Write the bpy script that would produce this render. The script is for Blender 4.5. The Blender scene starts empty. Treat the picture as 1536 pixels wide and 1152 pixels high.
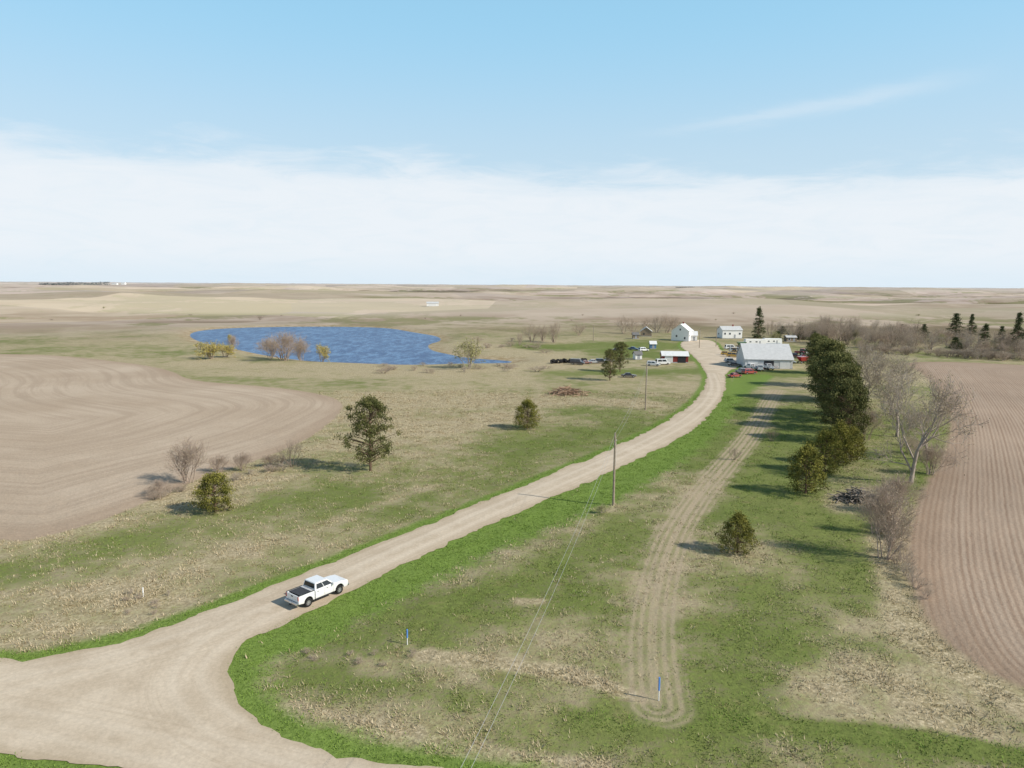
import bpy, bmesh, math, random
import numpy as np
from mathutils import Vector, Matrix, Quaternion
from mathutils.geometry import delaunay_2d_cdt
rng=np.random.default_rng(7); random.seed(7)
sc=bpy.context.scene
sc.view_settings.view_transform='Standard'
try: sc.view_settings.look='None'
except: pass
sc.view_settings.exposure=0
# ------------------------------------------------------------------ camera
H=28.0; F=1065.0
PITCH=math.atan(149/F); ROLL=math.radians(0.37)
RM=(Matrix.Rotation(math.pi/2-PITCH,3,'X')@Matrix.Rotation(ROLL,3,'Z'))
cd=bpy.data.cameras.new('camera'); cam=bpy.data.objects.new('camera',cd); sc.collection.objects.link(cam)
cam.matrix_world=Matrix.Translation((0,0,H))@RM.to_4x4()
cd.sensor_width=36; cd.sensor_fit='HORIZONTAL'; cd.lens=F/1536*36; cd.clip_end=100000; cd.clip_start=0.5
sc.camera=cam
def G(u,v,z=0.0):
    d=RM@Vector(((u-768)/F,-(v-576)/F,-1)); t=(z-H)/d.z
    return (d.x*t,d.y*t)
def GP(pts,z=0.0): return np.array([G(u,v,z) for u,v in pts])
# ------------------------------------------------------------------ noise
def h2(ix,iy,s):
    ix=ix.astype(np.int64); iy=iy.astype(np.int64)
    h=(ix*374761393+iy*668265263+s*974711+12345)&0xffffffff
    h=((h^(h>>13))*1274126177)&0xffffffff
    return ((h^(h>>16))&0xffff)/65535.0
def vn(x,y,s=0):
    x=np.asarray(x,float); y=np.asarray(y,float)
    ix=np.floor(x); iy=np.floor(y); fx=x-ix; fy=y-iy
    fx=fx*fx*(3-2*fx); fy=fy*fy*(3-2*fy)
    a=h2(ix,iy,s); b=h2(ix+1,iy,s); c=h2(ix,iy+1,s); d=h2(ix+1,iy+1,s)
    return (a*(1-fx)+b*fx)*(1-fy)+(c*(1-fx)+d*fx)*fy
def fbm(x,y,o=4,s=0):
    t=0;a=.5;n=0
    for i in range(o):
        c,sn=math.cos(i*.7),math.sin(i*.7)
        t=t+a*vn((x*c-y*sn)*2**i+i*17.3,(x*sn+y*c)*2**i-i*9.1,s+i); n+=a; a*=.5
    return t/n
def sst(a,b,x):
    t=np.clip((x-a)/(b-a),0,1); return t*t*(3-2*t)
def chaikin(p,n=2,closed=True):
    for _ in range(n):
        q=np.roll(p,-1,0) if closed else p[1:]
        pp=p if closed else p[:-1]
        r=np.empty((2*len(pp),2)); r[0::2]=.75*pp+.25*q; r[1::2]=.25*pp+.75*q
        if not closed: r=np.vstack([p[:1],r,p[-1:]])
        p=r
    return p
def segd(P,X,Y,closed=True):
    X=np.asarray(X,float);Y=np.asarray(Y,float)
    Q=np.roll(P,-1,0) if closed else P[1:]
    A=P if closed else P[:-1]
    d=np.full(X.shape,1e12)
    for (ax,ay),(bx,by) in zip(A,Q):
        vx,vy=bx-ax,by-ay; l=vx*vx+vy*vy+1e-9
        t=np.clip(((X-ax)*vx+(Y-ay)*vy)/l,0,1)
        d=np.minimum(d,(X-ax-t*vx)**2+(Y-ay-t*vy)**2)
    return np.sqrt(d)
def sdf(P,X,Y):   # positive inside
    X=np.asarray(X,float);Y=np.asarray(Y,float)
    d=segd(P,X,Y)
    ins=np.zeros(X.shape,bool)
    for (ax,ay),(bx,by) in zip(P,np.roll(P,-1,0)):
        c=((ay>Y)!=(by>Y))
        xi=(bx-ax)*(Y-ay)/((by-ay) if by!=ay else 1e-9)+ax
        ins^=(c&(X<xi))
    return np.where(ins,d,-d)
# ------------------------------------------------------------------ layout (ground plan)
road_left=GP([(0,995),(100,981),(200,957),(300,921),(380,889),(440,866),(500,843),(600,803),(700,764),(800,722),(900,681),(980,644),(1030,613),(1052,590),(1061,571),(1058,556),(1048,542),(1036,530),(1022,522),(1020,513),(1040,509),(1068,510),(1078,518),(1080,527),(1112,530),(1118,545),(1100,553),(1088,560)])
road_right=GP([(1090,572),(1086,592),(1074,610),(1050,637),(1020,657),(960,688),(880,724),(800,758),(700,803),(600,851),(520,890),(440,927),(400,946),(362,968),(343,990),(338,1015),(350,1045),(380,1075),(420,1100),(480,1123),(560,1141),(640,1153)])
far_r=np.array([(.3*H,1.25*H),(3*H,.67*H),(8*H,-.5*H),(8*H,-.8*H),(3*H,.42*H)])
low=GP([(140,1152),(0,1131)])
far_l=np.array([(-3*H,1.82*H),(-9*H,3.1*H),(-9*H,3.42*H),(-3*H,2.13*H),(-1.7*H,1.84*H)])
ROAD=chaikin(np.vstack([road_left,road_right,far_r,low,far_l]),2)
VERGE=chaikin(np.vstack([GP([(860,1165),(700,1135),(600,1118),(500,1097),(440,1072),(402,1040),(395,1015),(420,992),(480,965),(560,922),(620,888),(700,852),(780,812),(860,781),(905,765),(960,733),(1040,684),(1080,647),(1103,612),(1116,592),(1152,574),(1165,562),(1110,560)]),road_right]),1)
LF=chaikin(np.vstack([GP([(0,531),(100,534),(200,545),(258,556),(280,569),(340,576),(420,582),(490,593),(517,605),(508,622),(480,645),(440,668),(380,690),(300,715),(240,742),(160,777),(80,802),(0,817)]),np.array([(-150,95),(-300,120),(-400,200),(-350,300)])]),2)
RF=chaikin(np.vstack([GP([(1345,538),(1385,560),(1415,600),(1428,640),(1405,700),(1376,745),(1358,800),(1358,860),(1385,930),(1440,985),(1536,1035),(1700,1100)]),np.array([(120,30),(260,60),(300,200),(220,245)])]),2)
PZ=-1.2
POND=chaikin(GP([(281,503),(296,496),(345,492),(430,490),(520,490),(585,492),(622,499),(656,504),(664,511),(640,517),(646,526),(676,532),(700,537),(745,540),(770,542),(764,545),(700,545),(640,547),(590,547),(520,544),(460,542),(400,534),(350,523),(300,514)],PZ),2)
TRACK=GP([(985,1060),(975,950),(990,860),(1012,800),(1047,745),(1090,695),(1125,655),(1150,610),(1165,585)])
STR=[
([(1110,890),(1120,980),(1060,1080)],5,.4),([(870,1085),(1050,1078),(1200,1085),(1350,1110),(1540,1135)],1.5,.8),
([(640,915),(760,878),(880,830),(950,790)],4,.5),([(1110,770),(1180,690),(1200,620)],6,.5),([(500,960),(700,935),(860,900)],4,.45),([(450,1010),(600,1040),(760,1060)],2,.4),
([(820,522),(1000,516),(900,530),(1040,535)],18,1.),([(840,560),(1040,556)],9,.6),([(1120,560),(1200,560)],8,.8),([(1170,720),(1220,800),(1290,880)],5,.4),([(1060,700),(1110,640),(1130,600)],4,.5),
([(420,470),(520,462),(640,468)],70,.9),([(1180,446),(1340,450)],80,.6),([(200,565),(420,570)],8,.2),([(60,850),(250,800),(480,740)],6,.3),([(600,760),(760,690),(940,640)],8,.25),
([(440,1063),(540,1094),(700,1124),(800,1142),(900,1152)],.7,-.9),([(640,985),(780,1003),(860,1012),(960,1050)],.7,-1.),
([(600,600),(720,600)],11,-.6),([(850,600),(950,606)],8,-.6),([(520,620),(640,640)],7,-.4),([(700,640),(800,620)],6,-.3),
([(560,560),(700,556),(800,552)],6,-.4),([(660,520),(760,520),(800,545)],14,-.7),([(1250,1030),(1320,1000),(1400,1060)],2.5,-.6),
([(1335,770),(1330,860),(1370,950),(1450,1010),(1536,1060)],1.8,-.8),([(1180,1075),(1380,1085),(1536,1120)],.9,-.5),([(1100,630),(1150,640)],4,-.6),
([(0,890),(150,880),(260,900)],3,-.45),([(60,940),(250,935)],1.5,-.4),([(300,850),(480,790),(640,730)],2,-.3),([(780,905),(810,905)],.6,-.9),([(1260,760),(1310,740)],3,-.7),([(300,545),(560,552)],7,-.35)]
STRW=[(chaikin(GP(p),1,False),w,a) for p,w,a in STR]
def height(X,Y,rd=None,pd=None):
    X=np.asarray(X,float);Y=np.asarray(Y,float)
    r=np.hypot(X,Y)
    if rd is None: rd=-sdf(ROAD,X,Y)
    if pd is None: pd=sdf(POND,X,Y)
    m=sst(0.2,9,rd)
    z=m*((fbm(X/60,Y/60,3,3)-.5)*.9)-0.03
    z=z+sst(.1,1.2,rd)*(fbm(X/1.3,Y/1.3,3,9)-.5)*.12*(1-sst(80,200,r))
    z=z-m*.18*np.exp(-((rd-3)/2)**2)
    A=sst(430,1300,r)
    z=z+A*((fbm(X/1000+3.3,Y/700+1.7,3,21)-.53)*72)*(.5+.5*sst(1200,3500,r))+sst(440,800,r)*(fbm(X/330+8.1,Y/240,3,5)-.52)*27
    w=sst(-22,-1,pd)
    bank=PZ-np.clip(pd,-30,12)*.09
    z=np.where(pd>-22,z*(1-w)+bank*w,z)
    return z
def Hh(x,y): return float(height(np.array([x]),np.array([y]))[0])
def PL(u,v):
    z=0
    for _ in range(4):
        x,y=G(u,v,z); z=Hh(x,y)
    return x,y,z
def depth(x,y,z):
    d=Vector((x,y,z-H)); return d.dot(RM@Vector((0,0,-1)))
def green(X,Y):
    g=.36+(fbm(X/22,Y/22,4,40)-.5)*.9+(fbm(X/4,Y/4,3,44)-.5)*.6
    r=np.hypot(X,Y)
    g=g+.27*sst(-15,20,X)*(1-sst(140,260,r))+.05*(1-sst(100,160,r))
    for p,w,a in STRW:
        d=segd(p,X,Y,False); g=g+a*np.exp(-(d/w)**2)
    return g
# ------------------------------------------------------------------ mesh helpers
def mesh_np(name,V,Fc,mats=(),midx=None,attrs=None,smooth=False):
    me=bpy.data.meshes.new(name); V=np.asarray(V,np.float32); Fc=np.asarray(Fc,np.int32)
    n,k=Fc.shape
    me.vertices.add(len(V)); me.vertices.foreach_set('co',V.ravel())
    me.loops.add(n*k); me.loops.foreach_set('vertex_index',Fc.ravel())
    me.polygons.add(n); me.polygons.foreach_set('loop_start',np.arange(0,n*k,k,dtype=np.int32))
    try: me.polygons.foreach_set('loop_total',np.full(n,k,dtype=np.int32))
    except: pass
    for m in mats: me.materials.append(m)
    if midx is not None: me.polygons.foreach_set('material_index',np.asarray(midx,np.int32))
    if smooth: me.polygons.foreach_set('use_smooth',np.ones(n,bool))
    if attrs:
        for a,val in attrs.items():
            at=me.attributes.new(a,'FLOAT','POINT'); at.data.foreach_set('value',np.asarray(val,np.float32))
    me.update(calc_edges=True)
    if n<50000: me.validate()
    return me
def obj(name,me,loc=(0,0,0),parent=None,rot=0,scale=None):
    o=bpy.data.objects.new(name,me); sc.collection.objects.link(o); o.location=loc
    if rot: o.rotation_euler=(0,0,rot)
    if scale is not None: o.scale=scale
    if parent: o.parent=parent
    return o
def empty(name,loc,rot=0):
    o=bpy.data.objects.new(name,None); sc.collection.objects.link(o); o.location=loc; o.rotation_euler=(0,0,rot); o.empty_display_size=.5
    return o
# ------------------------------------------------------------------ material helpers
class NT:
    def __init__(s,name,world=False):
        if world: s.t=world.node_tree
        else:
            s.m=bpy.data.materials.new(name); s.m.use_nodes=True; s.t=s.m.node_tree
        s.t.nodes.clear()
    def n(s,ty,**kw):
        x=s.t.nodes.new(ty)
        for k,v in kw.items(): setattr(x,k,v)
        return x
    def L(s,a,b): s.t.links.new(a,b)
    def set(s,inp,v):
        if isinstance(v,bpy.types.NodeSocket): s.L(v,inp)
        elif isinstance(v,(tuple,list)) and inp.type=='RGBA' and len(v)==3: inp.default_value=(*v,1)
        else: inp.default_value=v
    def m_(s,op,a,b=0.,c=None,clamp=False):
        x=s.n('ShaderNodeMath',operation=op,use_clamp=clamp); s.set(x.inputs[0],a); s.set(x.inputs[1],b)
        if c is not None: s.set(x.inputs[2],c)
        return x.outputs[0]
    def mix(s,f,a,b,bt='MIX'):
        x=s.n('ShaderNodeMix',data_type='RGBA',blend_type=bt); s.set(x.inputs[0],f); s.set(x.inputs[6],a); s.set(x.inputs[7],b); return x.outputs[2]
    def mr(s,v,a,b,c=0.,d=1.,sm=True):
        x=s.n('ShaderNodeMapRange',interpolation_type='SMOOTHSTEP' if sm else 'LINEAR'); s.set(x.inputs[0],v)
        for i,q in enumerate((a,b,c,d)): s.set(x.inputs[1+i],q)
        return x.outputs[0]
    def noise(s,vec,scale,det=4,rough=.55,dist=0.):
        x=s.n('ShaderNodeTexNoise'); 
        if vec is not None: s.L(vec,x.inputs['Vector'])
        x.inputs['Scale'].default_value=scale; x.inputs['Detail'].default_value=det; x.inputs['Roughness'].default_value=rough; x.inputs['Distortion'].default_value=dist
        return x.outputs[0]
    def attr(s,a):
        x=s.n('ShaderNodeAttribute',attribute_name=a); return x.outputs['Fac']
    def pos(s): return s.n('ShaderNodeNewGeometry').outputs['Position']
    def comb(s,x,y,z=0.):
        c=s.n('ShaderNodeCombineXYZ'); s.set(c.inputs[0],x); s.set(c.inputs[1],y); s.set(c.inputs[2],z); return c.outputs[0]
    def out(s,col,rough=.9,spec=.2,bump=None,bs=.5,bd=.1,metal=0.,**kw):
        p=s.n('ShaderNodeBsdfPrincipled'); s.set(p.inputs['Base Color'],col); s.set(p.inputs['Roughness'],rough); p.inputs['Specular IOR Level'].default_value=spec; p.inputs['Metallic'].default_value=metal
        if bump is not None:
            b=s.n('ShaderNodeBump'); b.inputs['Strength'].default_value=bs; b.inputs['Distance'].default_value=bd; s.L(bump,b.inputs['Height']); s.L(b.outputs[0],p.inputs['Normal'])
        for k,v in kw.items(): s.set(p.inputs[k.replace('_',' ')],v)
        o=s.n('ShaderNodeOutputMaterial'); s.L(p.outputs[0],o.inputs[0]); return s.m
def M(name,c,rough=.6,amt=.18,ns=3.,spec=.3,metal=0.):
    t=NT(name); oc=t.n('ShaderNodeTexCoord').outputs['Object']
    n=t.noise(oc,ns,3,.65); f=t.mr(n,.3,.7,1-amt,1+amt,False)
    col=t.mix(1.,c,t.comb(f,f,f),'MULTIPLY')
    return t.out(col,rough,spec,metal=metal)
# ------------------------------------------------------------------ ground mesh
th=np.concatenate([np.linspace(-47,47,680),np.linspace(47,313,90)[1:-1]])*math.pi/180
rr=np.concatenate([[.05,4,8,12,16,20],np.exp(np.arange(math.log(24),math.log(700),.0085)),np.exp(np.arange(math.log(700),math.log(45000),.010))])
nt,nr=len(th),len(rr)
R_,T_=np.meshgrid(rr,th,indexing='ij'); GX=(R_*np.sin(T_)).ravel(); GY=(R_*np.cos(T_)).ravel(); GR=R_.ravel()
near=GR<700
def onnear(f,default):
    o=np.full(GX.shape,float(default)); o[near]=f(GX[near],GY[near]); return o
rd=onnear(lambda x,y:-sdf(ROAD,x,y),500.)
pd=onnear(lambda x,y:sdf(POND,x,y),-500.)
lf=onnear(lambda x,y:sdf(LF,x,y),-500.)
rf=onnear(lambda x,y:sdf(RF,x,y),-500.)
vg=onnear(lambda x,y:sdf(VERGE,x,y),-500.)
tr=onnear(lambda x,y:segd(chaikin(TRACK,2,False),x,y,False),500.)
gr=green(GX,GY)
GZ=height(GX,GY,rd,pd)
ii=np.arange(nr-1)[:,None]*nt; jj=np.arange(nt)[None,:]; j2=(jj+1)%nt
Fc=np.stack([ii+jj,ii+nt+jj,ii+nt+j2,ii+j2],-1).reshape(-1,4)[:, ::-1]
t=NT('prairie_ground'); P=t.pos(); A=t.attr
sx=t.n('ShaderNodeSeparateXYZ'); t.L(P,sx.inputs[0])
rad=t.m_('SQRT',t.m_('ADD',t.m_('MULTIPLY',sx.outputs[0],sx.outputs[0]),t.m_('MULTIPLY',sx.outputs[1],sx.outputs[1])))
nf=t.noise(P,2.8,4,.76); nm=t.noise(P,.33,4,.62); nb=t.noise(P,.035,3,.6)
c0=lambda s,k:t.m_('MULTIPLY',t.m_('SUBTRACT',s,.5),k)
g=t.m_('ADD',t.m_('ADD',A('gr'),c0(nf,1.6)),c0(nm,1.1))
g=t.mr(g,.12,1.0)
dry=t.mix(t.mr(nm,.35,.65),(.42,.345,.215),(.33,.275,.155)); dry=t.mix(t.mr(nf,.45,.68),dry,(.52,.435,.29))
grn=t.mix(t.mr(nb,.35,.65),(.145,.18,.045),(.18,.205,.062))
grass=t.mix(g,dry,grn)
grass=t.mix(t.mr(nm,.58,.70,0,.4),grass,(.23,.175,.095))
vw=t.m_('MAXIMUM',t.mr(t.m_('ADD',A('vg'),t.m_('ADD',c0(nm,5.),c0(nf,2.5))),-1.6,1.4),t.mr(t.m_('ADD',A('rd'),t.m_('ADD',c0(nm,2.5),c0(nf,1.5))),2.2,.9))
vgreen=t.mix(t.mr(nf,.3,.7),(.125,.195,.033),(.185,.265,.055))
grass=t.mix(t.m_('MULTIPLY',vw,.96),grass,vgreen)
shade=t.mr(t.m_('ADD',t.m_('MULTIPLY',nf,.7),t.m_('MULTIPLY',nm,.3)),.33,.65,.60,1.24,False)
shade=t.mr(vw,0.,1.,shade,t.m_('ADD',t.m_('MULTIPLY',shade,.5),.5))
grass=t.mix(1.,grass,t.comb(shade,shade,shade),'MULTIPLY')
# distant land
nF=t.noise(P,.0036,3,.6,.6); nF2=t.noise(P,.013,3,.6,.4)
far=t.mix(t.mr(nF2,.38,.62),(.38,.295,.215),(.51,.42,.325))
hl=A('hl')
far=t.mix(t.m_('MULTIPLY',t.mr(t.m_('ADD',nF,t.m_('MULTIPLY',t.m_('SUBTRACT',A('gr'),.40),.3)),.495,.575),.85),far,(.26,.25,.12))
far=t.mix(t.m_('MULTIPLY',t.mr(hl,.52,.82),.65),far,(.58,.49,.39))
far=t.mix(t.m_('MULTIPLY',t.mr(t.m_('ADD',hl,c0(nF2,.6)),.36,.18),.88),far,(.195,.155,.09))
vo=t.n('ShaderNodeTexVoronoi'); t.L(P,vo.inputs['Vector']); vo.inputs['Scale'].default_value=.0024
vs=t.n('ShaderNodeSeparateColor'); t.L(vo.outputs['Color'],vs.inputs[0]); vf=t.mr(vs.outputs[0],0,1,.70,1.14,False)
far=t.mix(1.,far,t.comb(vf,t.m_('MULTIPLY',vf,.98),t.m_('MULTIPLY',vf,t.mr(vs.outputs[1],0,1,.90,1.06,False))),'MULTIPLY')
hz=t.mr(rad,2000,18000,0,.75,False); far=t.mix(hz,far,(.46,.44,.43))  # aerial haze painted into the land colour, growing with distance
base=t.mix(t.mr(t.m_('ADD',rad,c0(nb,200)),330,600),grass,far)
base=t.mix(t.m_('MULTIPLY',t.mr(t.m_('ADD',A('pd'),c0(nm,8.)),-9,-2),.75),base,t.mix(t.mr(nm,.4,.6),(.44,.355,.24),(.29,.21,.11)))
trk=t.m_('MULTIPLY',t.mr(t.m_('ADD',A('tr'),t.m_('ADD',c0(nm,3.),c0(nf,2.))),3.0,1.5),t.mr(t.m_('SINE',t.m_('MULTIPLY',A('tr'),8.6)),-1,1,.45,1.))
base=t.mix(t.m_('MULTIPLY',trk,t.mr(rad,50,85,.72,.95)),base,t.mix(nf,(.30,.235,.15),(.50,.405,.285)))
# left field
la=t.m_('ADD',A('lf'),t.m_('ADD',c0(nm,1.6),c0(nf,.8)))
lm=t.mr(la,-.3,.4)
lrow=t.noise(t.comb(t.m_('ADD',t.m_('MULTIPLY',A('lf'),.6),t.m_('MULTIPLY',sx.outputs[1],.10)),t.m_('MULTIPLY',sx.outputs[0],.02),t.m_('MULTIPLY',sx.outputs[1],.02)),1.,4,.65)
lc=t.mix(t.mr(nb,.3,.7),(.42,.325,.235),(.505,.405,.305)); lc=t.mix(t.m_('MULTIPLY',t.mr(lrow,.42,.62),.5),lc,(.355,.27,.195)); lc=t.mix(t.mr(A('lf'),6,0.5,0,.5),lc,(.33,.235,.16))
ls=t.mr(nf,.3,.7,.86,1.12,False); lc=t.mix(1.,lc,t.comb(ls,ls,ls),'MULTIPLY')
base=t.mix(lm,base,lc)
ra=t.m_('ADD',A('rf'),t.m_('ADD',c0(nm,2.),c0(nf,1.)))
rm=t.mr(ra,-.8,.8)
stx=t.m_('ADD',t.m_('MULTIPLY',sx.outputs[0],.83),t.m_('MULTIPLY',sx.outputs[1],-.5))
cx_=t.m_('ADD',t.m_('MULTIPLY',A('rf'),.45),t.m_('MULTIPLY',stx,.62))
rw=t.m_('SINE',t.m_('MULTIPLY',t.m_('ADD',cx_,c0(nm,.35)),9.5)); rw2=t.noise(t.comb(t.m_('MULTIPLY',cx_,2.2),t.m_('MULTIPLY',sx.outputs[0],.03),t.m_('MULTIPLY',sx.outputs[1],.03)),1.,3,.6)
rc=t.mix(t.mr(rw,-1,1),(.29,.205,.145),(.40,.30,.22)); rc=t.mix(t.mr(rw2,.38,.62,0,.4),rc,(.42,.33,.25)); rc=t.mix(t.mr(A('rf'),6,1,0,.55),rc,(.29,.205,.14))
rs=t.mr(t.m_('ADD',t.m_('MULTIPLY',nf,.5),t.m_('MULTIPLY',nb,.5)),.35,.65,.82,1.15,False); rc=t.mix(1.,rc,t.comb(rs,rs,rs),'MULTIPLY')
base=t.mix(rm,base,rc)
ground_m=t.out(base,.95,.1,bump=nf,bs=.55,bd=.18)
hlv=(fbm(GX/1000+3.3,GY/700+1.7,3,21)-.5)*1.6+(fbm(GX/330+8.1,GY/240,3,5)-.5)*1.5+.5
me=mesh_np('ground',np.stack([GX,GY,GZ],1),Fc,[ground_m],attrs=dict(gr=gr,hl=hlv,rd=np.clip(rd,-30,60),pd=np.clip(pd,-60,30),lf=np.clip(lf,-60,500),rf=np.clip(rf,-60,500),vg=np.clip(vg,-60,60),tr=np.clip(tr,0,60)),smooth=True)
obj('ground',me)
# ------------------------------------------------------------------ road sheet
def resample(p,step):
    q=np.vstack([p,p[:1]]); L=np.r_[0,np.cumsum(np.hypot(*np.diff(q,axis=0).T))]
    s=np.arange(0,L[-1],step); return np.stack([np.interp(s,L,q[:,0]),np.interp(s,L,q[:,1])],1)
rb=resample(ROAD,.6)
rb=rb+np.stack([(vn(rb[:,0]*1.1,rb[:,1]*1.1,60)-.5)*.7+(vn(rb[:,0]*.25,rb[:,1]*.25,61)-.5)*.8,(vn(rb[:,0]*1.1,rb[:,1]*1.1,62)-.5)*.7+(vn(rb[:,0]*.25,rb[:,1]*.25,63)-.5)*.8],1)
mn,mx=rb.min(0),rb.max(0)
gx,gy=np.meshgrid(np.arange(mn[0],mx[0],1.),np.arange(mn[1],mx[1],1.)); gx=gx.ravel()+rng.uniform(-.2,.2,gx.size);gy=gy.ravel()+rng.uniform(-.2,.2,gy.size)
k=(np.hypot(gx,gy)<420)&(gx>-130)&(gx<130); gx,gy=gx[k],gy[k]
k=sdf(ROAD,gx,gy)>.9; gx,gy=gx[k],gy[k]
pts=[Vector(p) for p in rb]+[Vector(p) for p in zip(gx,gy)]
res=delaunay_2d_cdt(pts,[],[list(range(len(rb)))],1,1e-4)
rv=np.array([tuple(v) for v in res[0]]); rfc=np.array([f for f in res[2] if len(f)==3])
a,b,c=rv[rfc[:,0]],rv[rfc[:,1]],rv[rfc[:,2]]
cr=(b-a)[:,0]*(c-a)[:,1]-(b-a)[:,1]*(c-a)[:,0]; rfc[cr<0]=rfc[cr<0][:,::-1]
red=np.maximum(sdf(ROAD,rv[:,0],rv[:,1]),-.3)
drv=[(1066,560),(1075,580),(1066,601),(1040,626),(1000,650),(930,684),(840,723),(750,761),(650,806),(560,846),(480,884),(410,916)]
pL=chaikin(GP(drv+[(300,950),(180,990),(60,1020),(-100,1050)]),2,False); pR=chaikin(GP(drv+[(350,945),(290,985),(275,1030),(310,1075),(390,1115),(520,1150)]),2,False)
pM=chaikin(np.vstack([np.array([(-3*H,1.97*H)]),GP([(0,1075),(250,1125),(450,1175)])]),2,False)
sideline=lambda p: segd(p,rv[:,0],rv[:,1],False)
dL,dR,dM=sideline(pL),sideline(pR),sideline(pM)
t=NT('gravel'); P=t.pos(); nf=t.noise(P,3.5,5,.72); nm=t.noise(P,.22,4,.6)
s2=t.n('ShaderNodeSeparateXYZ'); t.L(P,s2.inputs[0])
col=t.mix(t.mr(nm,.35,.65),(.51,.415,.305),(.60,.50,.38))
def streak(a,seed):
    d=t.attr(a); n=t.noise(t.comb(t.m_('MULTIPLY',d,2.6),t.m_('MULTIPLY',s2.outputs[0],.04),t.m_('ADD',t.m_('MULTIPLY',s2.outputs[1],.04),seed)),1.,4,.65,.2)
    ww=t.m_('SUBTRACT',d,.95); tw=t.m_('POWER',2.718,t.m_('MULTIPLY',t.m_('MULTIPLY',ww,ww),-5.))
    return t.m_('MULTIPLY',t.mr(d,4.2,2.2),t.mr(n,.4,.62)),t.m_('MULTIPLY',tw,t.mr(n,.35,.55,.3,1.))
for a,sd_ in (('dM',5.),('dL',1.),('dR',9.)):
    s_a,s_b=streak(a,sd_)
    col=t.mix(t.m_('MULTIPLY',s_a,.38),col,(.44,.35,.25)); col=t.mix(t.m_('MULTIPLY',s_b,.38),col,(.66,.565,.445))
col=t.mix(t.mr(t.attr('ed'),1.0,.0,0,.55),col,(.39,.305,.20))
s=t.mr(nf,.3,.7,.86,1.10,False); col=t.mix(1.,col,t.comb(s,s,s),'MULTIPLY')
gravel=t.out(col,.95,.1,bump=nf,bs=.3,bd=.05)
me=mesh_np('gravel_road',np.c_[rv,np.full(len(rv),.012)+np.clip(red,0,3)*.02],rfc,[gravel],attrs=dict(ed=red,dL=dL,dR=dR,dM=dM),smooth=True); obj('gravel_road',me)
# ------------------------------------------------------------------ pond
wp=resample(POND,2.)
nrm=np.roll(wp,-1,0)-np.roll(wp,1,0); nrm=np.stack([nrm[:,1],-nrm[:,0]],1); nrm/=np.linalg.norm(nrm,axis=1)[:,None]
mid=wp+nrm*.5; sgn=-np.sign(sdf(POND,mid[:,0],mid[:,1])); wp2=wp+nrm*sgn[:,None]*3.0
res=delaunay_2d_cdt([Vector(p) for p in wp2],[],[list(range(len(wp2)))],1,1e-4)
wv=np.array([tuple(v) for v in res[0]]); wf=np.array([f for f in res[2] if len(f)==3])
a,b,c=wv[wf[:,0]],wv[wf[:,1]],wv[wf[:,2]]; cr=(b-a)[:,0]*(c-a)[:,1]-(b-a)[:,1]*(c-a)[:,0]; wf[cr<0]=wf[cr<0][:,::-1]
t=NT('pond_water'); P=t.pos(); vm=t.n('ShaderNodeVectorMath',operation='MULTIPLY'); t.L(P,vm.inputs[0]); vm.inputs[1].default_value=(1.,.35,1.)
n1=t.noise(vm.outputs[0],.35,5,.8); n2=t.noise(P,.03,4,.6)
col=t.mix(t.mr(n1,.42,.62),(.012,.055,.165),(.10,.20,.36)); col=t.mix(t.mr(n2,.50,.70,0,.35),col,(.11,.215,.37))  # reflected sky blue and wave streaks painted into the water colour
pond_m=t.out(col,.35,.2,bump=n1,bs=.9,bd=.5)
obj('pond_water',mesh_np('pond_water',np.c_[wv,np.full(len(wv),PZ)],wf,[pond_m]))
# ------------------------------------------------------------------ grass tufts
N=160000
r=rng.uniform(31,190,N)**1.0; a=np.radians(rng.uniform(-41,41,N)); X=r*np.sin(a);Y=r*np.cos(a)
rdp=-sdf(ROAD,X,Y); lfp=sdf(LF,X,Y); rfp=sdf(RF,X,Y); trp=segd(TRACK,X,Y,False); vgp=sdf(VERGE,X,Y)
g=green(X,Y)+rng.normal(0,.22,N)+(vn(X/.9,Y/.9,90)-.5)*.5
ver=((vgp+rng.normal(0,.8,N)>0)|(rdp<1.2))
keep=(rdp>.12)&(lfp<-.1)&(rfp<.1)&((trp>2.2)|(rng.random(N)<.3))
cl=fbm(X/1.7,Y/1.7,4,77); keep&=(rng.random(N)<np.clip((cl-.38)*4,.15,.9))|(ver&(rng.random(N)<.6))
X,Y,rdp,g,ver,r=X[keep],Y[keep],rdp[keep],g[keep],ver[keep],r[keep]
Z=height(X,Y,rdp); n=len(X); nb_=5
gg=np.where(ver,1.3,g)
dryt=gg<.5
hgt=np.where(dryt,rng.uniform(.08,.30,n)**1.,rng.uniform(.05,.14,n))
wid=np.where(dryt,.022,.028)*(1+r/90)
ang=rng.uniform(0,2*math.pi,(n,nb_)); lean=rng.uniform(.2,1.3,(n,nb_)); off=rng.uniform(0,.35,(n,nb_))*(1+r/150)[:,None]
bx=X[:,None]+np.cos(ang)*off; by=Y[:,None]+np.sin(ang)*off; bh=hgt[:,None]*rng.uniform(.5,1.1,(n,nb_))
wa=ang+math.pi/2+rng.uniform(-.6,.6,(n,nb_)); w=wid[:,None]
v0=np.stack([bx-np.cos(wa)*w,by-np.sin(wa)*w,Z[:,None]+0*bx-.02],-1); v1=np.stack([bx+np.cos(wa)*w,by+np.sin(wa)*w,Z[:,None]+0*bx-.02],-1)
v2=np.stack([bx+np.cos(ang)*bh*lean,by+np.sin(ang)*bh*lean,Z[:,None]+bh],-1)
V=np.stack([v0,v1,v2],2).reshape(-1,3); Fg=np.arange(len(V)).reshape(-1,3)
gcol=np.repeat(np.clip(gg,0,1.3),nb_*3); sh=np.repeat(rng.random((n,nb_)).ravel(),3)
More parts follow.
